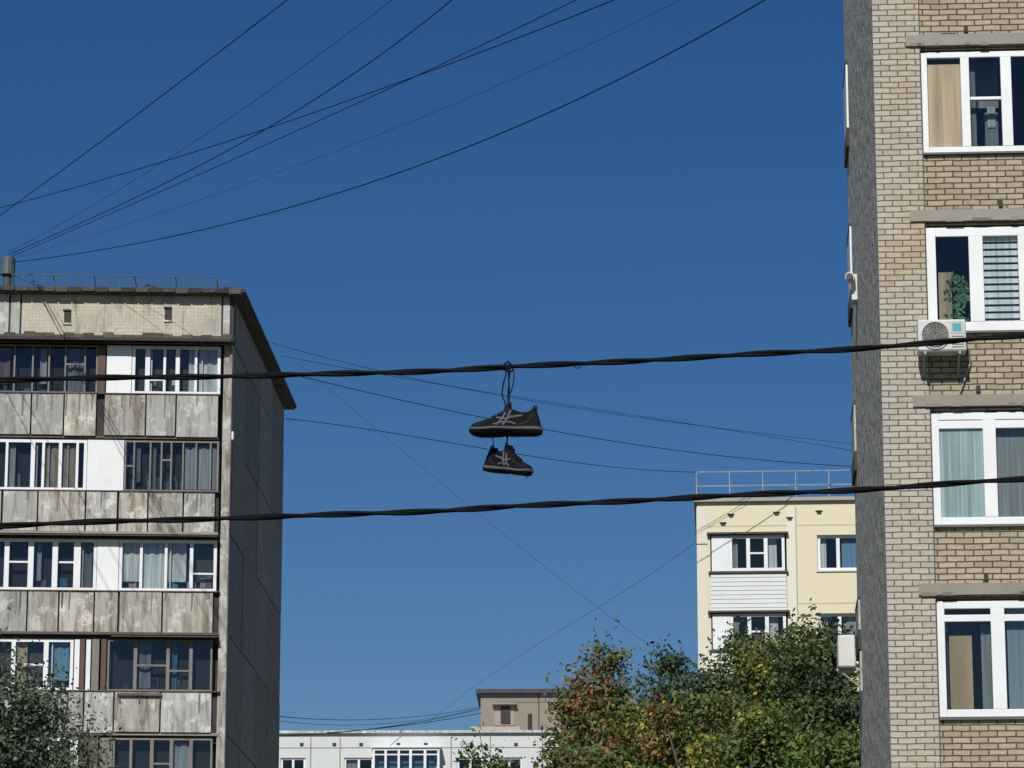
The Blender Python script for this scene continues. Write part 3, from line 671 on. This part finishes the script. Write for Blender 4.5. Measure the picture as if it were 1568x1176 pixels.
for X in (-11,13):
    e=empty('utility_pole',(X,YC+.18,0)); m=MB(); h=max(np.polyval(f1,X),np.polyval(f2,X))+.6
    m.tube([(0,0,-.2),(0,0,h*.5),(0,0,h)],[.16,.13,.10],'conc',14); m.build('pole',e,smooth=True)
    m=MB()
    for f in (f1,f2):
        z=np.polyval(f,X); m.box(-.03,.03,-.2,-.05,z-.03,z+.03,'raild'); m.tube([(0,-.19,z-.02),(0,-.17,z+.06)],.03,'cable',8)
    m.box(-.13,.13,-.13,.13,h-.3,h-.25,'raild'); m.build('clamps',e)
p=W(884,559,YC); m=MB(); m.tube([(p.x+.012*math.cos(q),p.y-.012,p.z-.004+.012*math.sin(q)) for q in np.linspace(0,2*math.pi,14)],.0022,'cable',5); m.build('cable_tie')

# ================= SNEAKERS =================
def smat(name,col,rough=.8,b=.3,sc=900):
    m,t,N,Lk,P=nt(name); tc=N.new('ShaderNodeTexCoord').outputs['Object']
    f=ramp(N,Lk,noise(N,Lk,tc,60,5,.7),.3,.75); c=mixc(N,Lk,tuple(x*.65 for x in col),col,f)
    P.inputs['Specular IOR Level'].default_value=.15
    Lk.new(c,P.inputs['Base Color']); P.inputs['Roughness'].default_value=rough
    bb=N.new('ShaderNodeBump'); bb.inputs['Strength'].default_value=b; bb.inputs['Distance'].default_value=.002; Lk.new(noise(N,Lk,tc,sc,2),bb.inputs['Height']); Lk.new(bb.outputs[0],P.inputs['Normal']); return m
for k,c in (('s_up',(.005,.0055,.007)),('s_sd',(.009,.010,.013)),('s_st',(.12,.125,.135)),('s_mid',(.10,.105,.11)),('s_trim',(.03,.031,.034)),('s_out',(.006,.006,.007)),('s_lace',(.008,.008,.010)),('s_in',(.01,.01,.01))):
    M[k]=smat(k,c); MI[k]=len(MI)
LS=.292
def ip(t,T): return float(np.interp(t,[a for a,_ in T],[b for _,b in T]))
WT=[(0,.010),(.03,.024),(.08,.034),(.16,.042),(.3,.048),(.45,.043),(.6,.037),(.75,.035),(.88,.034),(.95,.029),(.985,.02),(1,.012)]
ZT=[(0,.034),(.03,.042),(.08,.047),(.16,.053),(.28,.065),(.4,.082),(.5,.100),(.56,.107),(.62,.098),(.7,.088),(.8,.088),(.88,.098),(.95,.118),(1,.114)]
ZB=[(0,.026),(.06,.020),(.15,.016),(.5,.018),(1,.022)]
H0=[(0,0),(.55,0),(.93,.0),(1,.06),(1.0,.2),(.96,.4),(.87,.6),(.72,.78),(.52,.91),(.28,.98),(0,1)]
H1=[(0,0),(.55,0),(.93,.0),(1,.06),(.98,.2),(.93,.4),(.86,.6),(.80,.8),(.74,1.0),(.58,.93),(0,.35)]
def half(t):
    k=min(1,max(0,(t-.52)/.08))*min(1,max(0,(.975-t)/.03))
    return [(a[0]*(1-k)+b[0]*k,a[1]*(1-k)+b[1]*k) for a,b in zip(H0,H1)]
def sp(t,yy,hh):
    zb=ip(t,ZB); zt=ip(t,ZT); z=zb+(zt-zb)*hh
    x=LS*t - max(0,(t-.75)/.25)*.020*((z-zb)/.09) + max(0,(.12-t)/.12)*.004
    return Vector((x,ip(t,WT)*yy,z))
def shoe(name,mat4,sidesign=1):
    e=empty(name); e.matrix_world=mat4
    ts=np.concatenate([np.linspace(0,.12,8)[:-1],np.linspace(.12,.9,34)[:-1],np.linspace(.9,1,8)])
    m=MB(); vs=[];n=20
    for t in ts:
        h=half(t); ring=[sp(t,a,b) for a,b in h]+[sp(t,-a,b) for a,b in h[-2:0:-1]]
        vs+=[tuple(p) for p in ring]
    for i in range(len(ts)-1):
        for k in range(n):
            hidx=k if k<10 else 19-k; tt=(ts[i]+ts[i+1])/2
            if hidx>=9 and tt>.56: mt='s_in'
            elif tt<.14 or (tt>.84 and hidx<7): mt='s_sd'
            elif hidx<4 : mt='s_sd'
            else: mt='s_up'
            a=i*n+k;b=i*n+(k+1)%n
            m.add([vs[a],vs[b],vs[b+n],vs[a+n]],[(0,3,2,1)],mt)
    for i,fl in ((0,1),(len(ts)-1,0)): m.add(vs[i*n:(i+1)*n],[tuple(range(n))],'s_sd')
    ob=m.build('upper',e,smooth=True)
    import bmesh
    bm=bmesh.new(); bm.from_mesh(ob.data); bmesh.ops.remove_doubles(bm,verts=bm.verts,dist=1e-5); bmesh.ops.recalc_face_normals(bm,faces=bm.faces); bm.to_mesh(ob.data); bm.free()
    sd=ob.modifiers.new('s','SUBSURF'); sd.levels=1; sd.render_levels=1
    def slab(nm,zlo,zhi,grow,mt,flare=0):
        mm=MB(); R_=[]
        for t in ts:
            wv=ip(t,WT)*1.0+grow; zb=ip(t,ZB)
            x=LS*t+(grow*(1 if t>.98 else (-1 if t<.02 else 0)))
            lo=zb+zlo(t); hi=zb+zhi(t)
            R_.append([(x,-wv*.9,lo),(x,-wv-flare,lo+.003),(x,-wv,hi-.002),(x,-wv*.95,hi),(x,wv*.95,hi),(x,wv,hi-.002),(x,wv+flare,lo+.003),(x,wv*.9,lo)])
        fl=[p for r in R_ for p in r]; fs=[]
        for i in range(len(R_)-1):
            for k in range(8): fs.append((i*8+k,i*8+(k+1)%8,(i+1)*8+(k+1)%8,(i+1)*8+k))
        fs.append(tuple(range(8))); fs.append(tuple((len(R_)-1)*8+k for k in range(7,-1,-1)))
        mm.add(fl,fs,mt); o=mm.build(nm,e,smooth=False,bevel=.0008); return o
    slab('midsole',lambda t:-.010-.004*max(0,min(1,(t-.4)/.5)),lambda t:.001+.002*math.sin(t*3.1),.0025,'s_mid',.002)
    slab('outsole',lambda t:-.016-.005*max(0,min(1,(t-.4)/.5)),lambda t:-.0105-.004*max(0,min(1,(t-.4)/.5)),.001,'s_out')
    g=MB()
    for t in np.linspace(.05,.95,26):
        w_=ip(t,WT); z=ip(t,ZB)-.016-.005*max(0,min(1,(t-.4)/.5))
        if .45<t<.56: continue
        g.box(LS*t-.0035,LS*t+.0035,-w_*.9,w_*.9,z-.003,z+.001,'s_out')
    def strip(line,wid,mt,off=.0014):
        for sgn in (1,-1):
            P=[]
            L2=[]
            for i in range(len(line)-1):
                for q in range(6): 
                    f=q/6; L2.append((line[i][0]*(1-f)+line[i+1][0]*f,line[i][1]*(1-f)+line[i+1][1]*f))
            L2.append(line[-1])
            for j,(t,h) in enumerate(L2):
                a=L2[max(0,j-1)]; b=L2[min(len(L2)-1,j+1)]; dx=(b[0]-a[0])*LS; dz=(b[1]-a[1])*.075; l=math.hypot(dx,dz) or 1
                nx,nz=-dz/l,dx/l; row=[]
                for s_ in (-.5,.5):
                    t2=t+nx*wid*s_/LS; h2=max(0.02,min(.97,h+nz*wid*s_/.075)); hp=half(t2)
                    yy=float(np.interp(h2,[q[1]+1e-4*i for i,q in enumerate(hp[2:9])],[q[0] for q in hp[2:9]]))
                    p=sp(t2,yy*sgn,h2); p.y+=off*sgn; row.append(p)
                P.append(row)
            for j in range(len(P)-1): 
                v4=[P[j][0],P[j][1],P[j+1][1],P[j+1][0]]; g.add([tuple(p) for p in v4],[(0,1,2,3)],mt)
                for a,b in ((0,0),(1,1)):
                    i0=P[j][a]; i1=P[j+1][a]; g.add([tuple(i0),tuple(i1),(i1.x,i1.y-off*1.5*sgn,i1.z),(i0.x,i0.y-off*1.5*sgn,i0.z)],[(0,1,2,3)],mt)
    strip([(.34,.12),(.42,.45),(.50,.85)],.008,'s_st'); strip([(.44,.10),(.50,.42),(.57,.85)],.008,'s_st')
    strip([(.30,.22),(.45,.30),(.62,.18)],.006,'s_st'); strip([(.36,.72),(.5,.40),(.64,.62),(.72,.75)],.007,'s_st')
    strip([(.66,.12),(.78,.30),(.90,.72)],.006,'s_trim',.0016); strip([(.80,.92),(.9,.93),(.96,.93)],.005,'s_trim')
    strip([(.04,.35),(.12,.5),(.22,.62),(.33,.80)],.004,'s_trim',.0012)
    for k,t in enumerate(np.linspace(.32,.53,6)):
        P=[]
        for yy,hh in ((-.75,.76),(-.5,.93),(-.2,1.03),(.2,1.03),(.5,.93),(.75,.76)):
            q=sp(t+.012*yy*(1 if k%2 else -1),yy,hh); q.z+=.003; P.append(q)
        g.tube(P,.0024,'s_trim',5)
    tg=[sp(.50,0,1.0)+Vector((0,0,.0)),sp(.545,0,1.05)+Vector((0.002,0,.006)),sp(.56,0,1.1)+Vector((.004,0,.012))]
    for a,b in zip(tg[:-1],tg[1:]):
        g.box(min(a.x,b.x)-.002,max(a.x,b.x)+.004,-.022,.022,min(a.z,b.z)-.006,max(a.z,b.z),'s_sd')
    hp=sp(.985,0,.95); g.tube([hp+Vector((.001,0,-.012)),hp+Vector((.008,0,-.002)),hp+Vector((.004,0,.010)),hp+Vector((-.004,0,.006))],.003,'s_sd',6)
    g.build('overlays_and_laces',e)
    return e
YS=YC-.02
pc=W(774,645,YS)
off=Vector((LS/2,0,.055))
m1=Matrix.Translation(pc)@Matrix.Rotation(math.radians(6),4,'Z')@Matrix.Rotation(math.radians(-1.5),4,'Y')@Matrix.Rotation(math.radians(-6),4,'X')@Matrix.Translation(-off)
s1=shoe('sneaker',m1)
pc2=W(780,706,YS)
m2=Matrix.Translation(pc2)@Matrix.Rotation(math.radians(180-44),4,'Z')@Matrix.Rotation(math.radians(-12),4,'Y')@Matrix.Rotation(math.radians(2),4,'X')@Matrix.Scale(.88,4)@Matrix.Translation(-off)
s2=shoe('sneaker',m2)
def lace(parent,pts,r=.0026,Y=YS,dy=None):
    m=MB(); P=[]
    for i,q in enumerate(pts): P.append(W(q[0],q[1],Y+(q[2] if len(q)>2 else 0)))
    out=[]
    for i in range(len(P)-1):
        p0=P[max(0,i-1)];p1=P[i];p2=P[i+1];p3=P[min(len(P)-1,i+2)]
        for k in range(8):
            t=k/8; out.append(.5*((2*p1)+(p2-p0)*t+(2*p0-5*p1+4*p2-p3)*t*t+(3*p1-p0-3*p2+p3)*t**3))
    out.append(P[-1]); inv=parent.matrix_world.inverted()
    m.tube([inv@p for p in out],r,'s_lace',6); m.build('hanging_lace',parent,smooth=True)
bpy.context.view_layer.update()
lace(s1,[(778,560,.0),(775,572,-.015),(771,588,-.01),(769,604,0),(774,618,0),(778,628,0)])
lace(s1,[(778,560,-.015),(779,580,-.015),(779,600,0),(780,615,0),(779,628,0)])
lace(s1,[(779,563,-.02),(786,566,-.02),(787,580,-.015),(784,595,-.01),(781,603,-.01)],.0024)
lace(s1,[(777,564,-.02),(774,575,-.02),(770,590,-.015),(768,606,-.01)],.0022)
lace(s1,[(772,568,.0),(771,560,-.014),(776,555,-.016),(782,557,-.014),(785,566,.0),(780,569,.012),(773,566,.012)],.003)
lace(s1,[(775,571,-.014),(774,558,-.018),(779,554,-.004),(781,569,-.014)],.003)
lace(s2,[(781,569,.01),(778,600,.03),(777,630,.055),(776,660,.055),(777,680,.03),(778,694,.0)])
lace(s2,[(779,569,.01),(780,600,.03),(779,630,.055),(779,660,.05),(775,680,.01),(770,695,.0)])
lace(s2,[(757,686,.0),(755,675,.0),(754,668,0)],.0022)
lace(s2,[(806,722,-.01),(807,729,-.01),(806,733,-.01)],.0022)

# ================= GROUND =================
g=MB(); g.quad((-2500,-2500,0),(2500,-2500,0),(2500,4000,0),(-2500,4000,0),'ground'); g.build('ground')
g=MB(); g.quad((-200,2,.004),(200,2,.004),(200,11,.004),(-200,11,.004),'asphalt'); 
for k in range(-30,30): g.quad((k*6,6.4,.008),(k*6+3,6.4,.008),(k*6+3,6.55,.008),(k*6,6.55,.008),'paint')
for y in (1.85,11.0): g.box(-200,200,y,y+.15,0,.13,'kerb')
g.build('road')
g=MB(); g.quad((-200,11.15,.1),(200,11.15,.1),(200,13.2,.1),(-200,13.2,.1),'asphalt',1.6); g.build('pavement')

# ================= LIGHT, SKY, CAMERA =================
EL=math.radians(40); AZ=math.radians(12)
wd=bpy.data.worlds.new('World'); S.world=wd; wd.use_nodes=True; N=wd.node_tree.nodes; Lk=wd.node_tree.links
sky=N.new('ShaderNodeTexSky'); sky.sky_type='NISHITA'; sky.sun_disc=False; sky.sun_elevation=EL; sky.sun_rotation=math.pi+AZ
sky.air_density=1.0; sky.dust_density=.15; sky.ozone_density=3.5; sky.altitude=200
hs=N.new('ShaderNodeHueSaturation'); hs.inputs['Saturation'].default_value=1.34; hs.inputs['Hue'].default_value=.510; Lk.new(sky.outputs[0],hs.inputs['Color'])
bg=N['Background']; Lk.new(hs.outputs[0],bg.inputs[0]); bg.inputs[1].default_value=.053
ld=bpy.data.lights.new('sun','SUN'); ld.energy=4.3; ld.angle=math.radians(.5); ld.color=(1,.965,.90)
lo=bpy.data.objects.new('sun',ld); S.collection.objects.link(lo); lo.rotation_euler=(math.pi/2-EL,0,-AZ); lo.location=(-20,-60,60)
cd=bpy.data.cameras.new('camera'); co=bpy.data.objects.new('camera',cd); S.collection.objects.link(co); co.location=(0,0,CZ); co.rotation_euler=(math.pi/2+TH,0,0)
cd.sensor_width=36; cd.lens=36*F/1568; cd.clip_start=.1; cd.clip_end=6000
S.camera=co
S.view_settings.view_transform='Standard'; S.view_settings.look='None'; S.view_settings.exposure=0
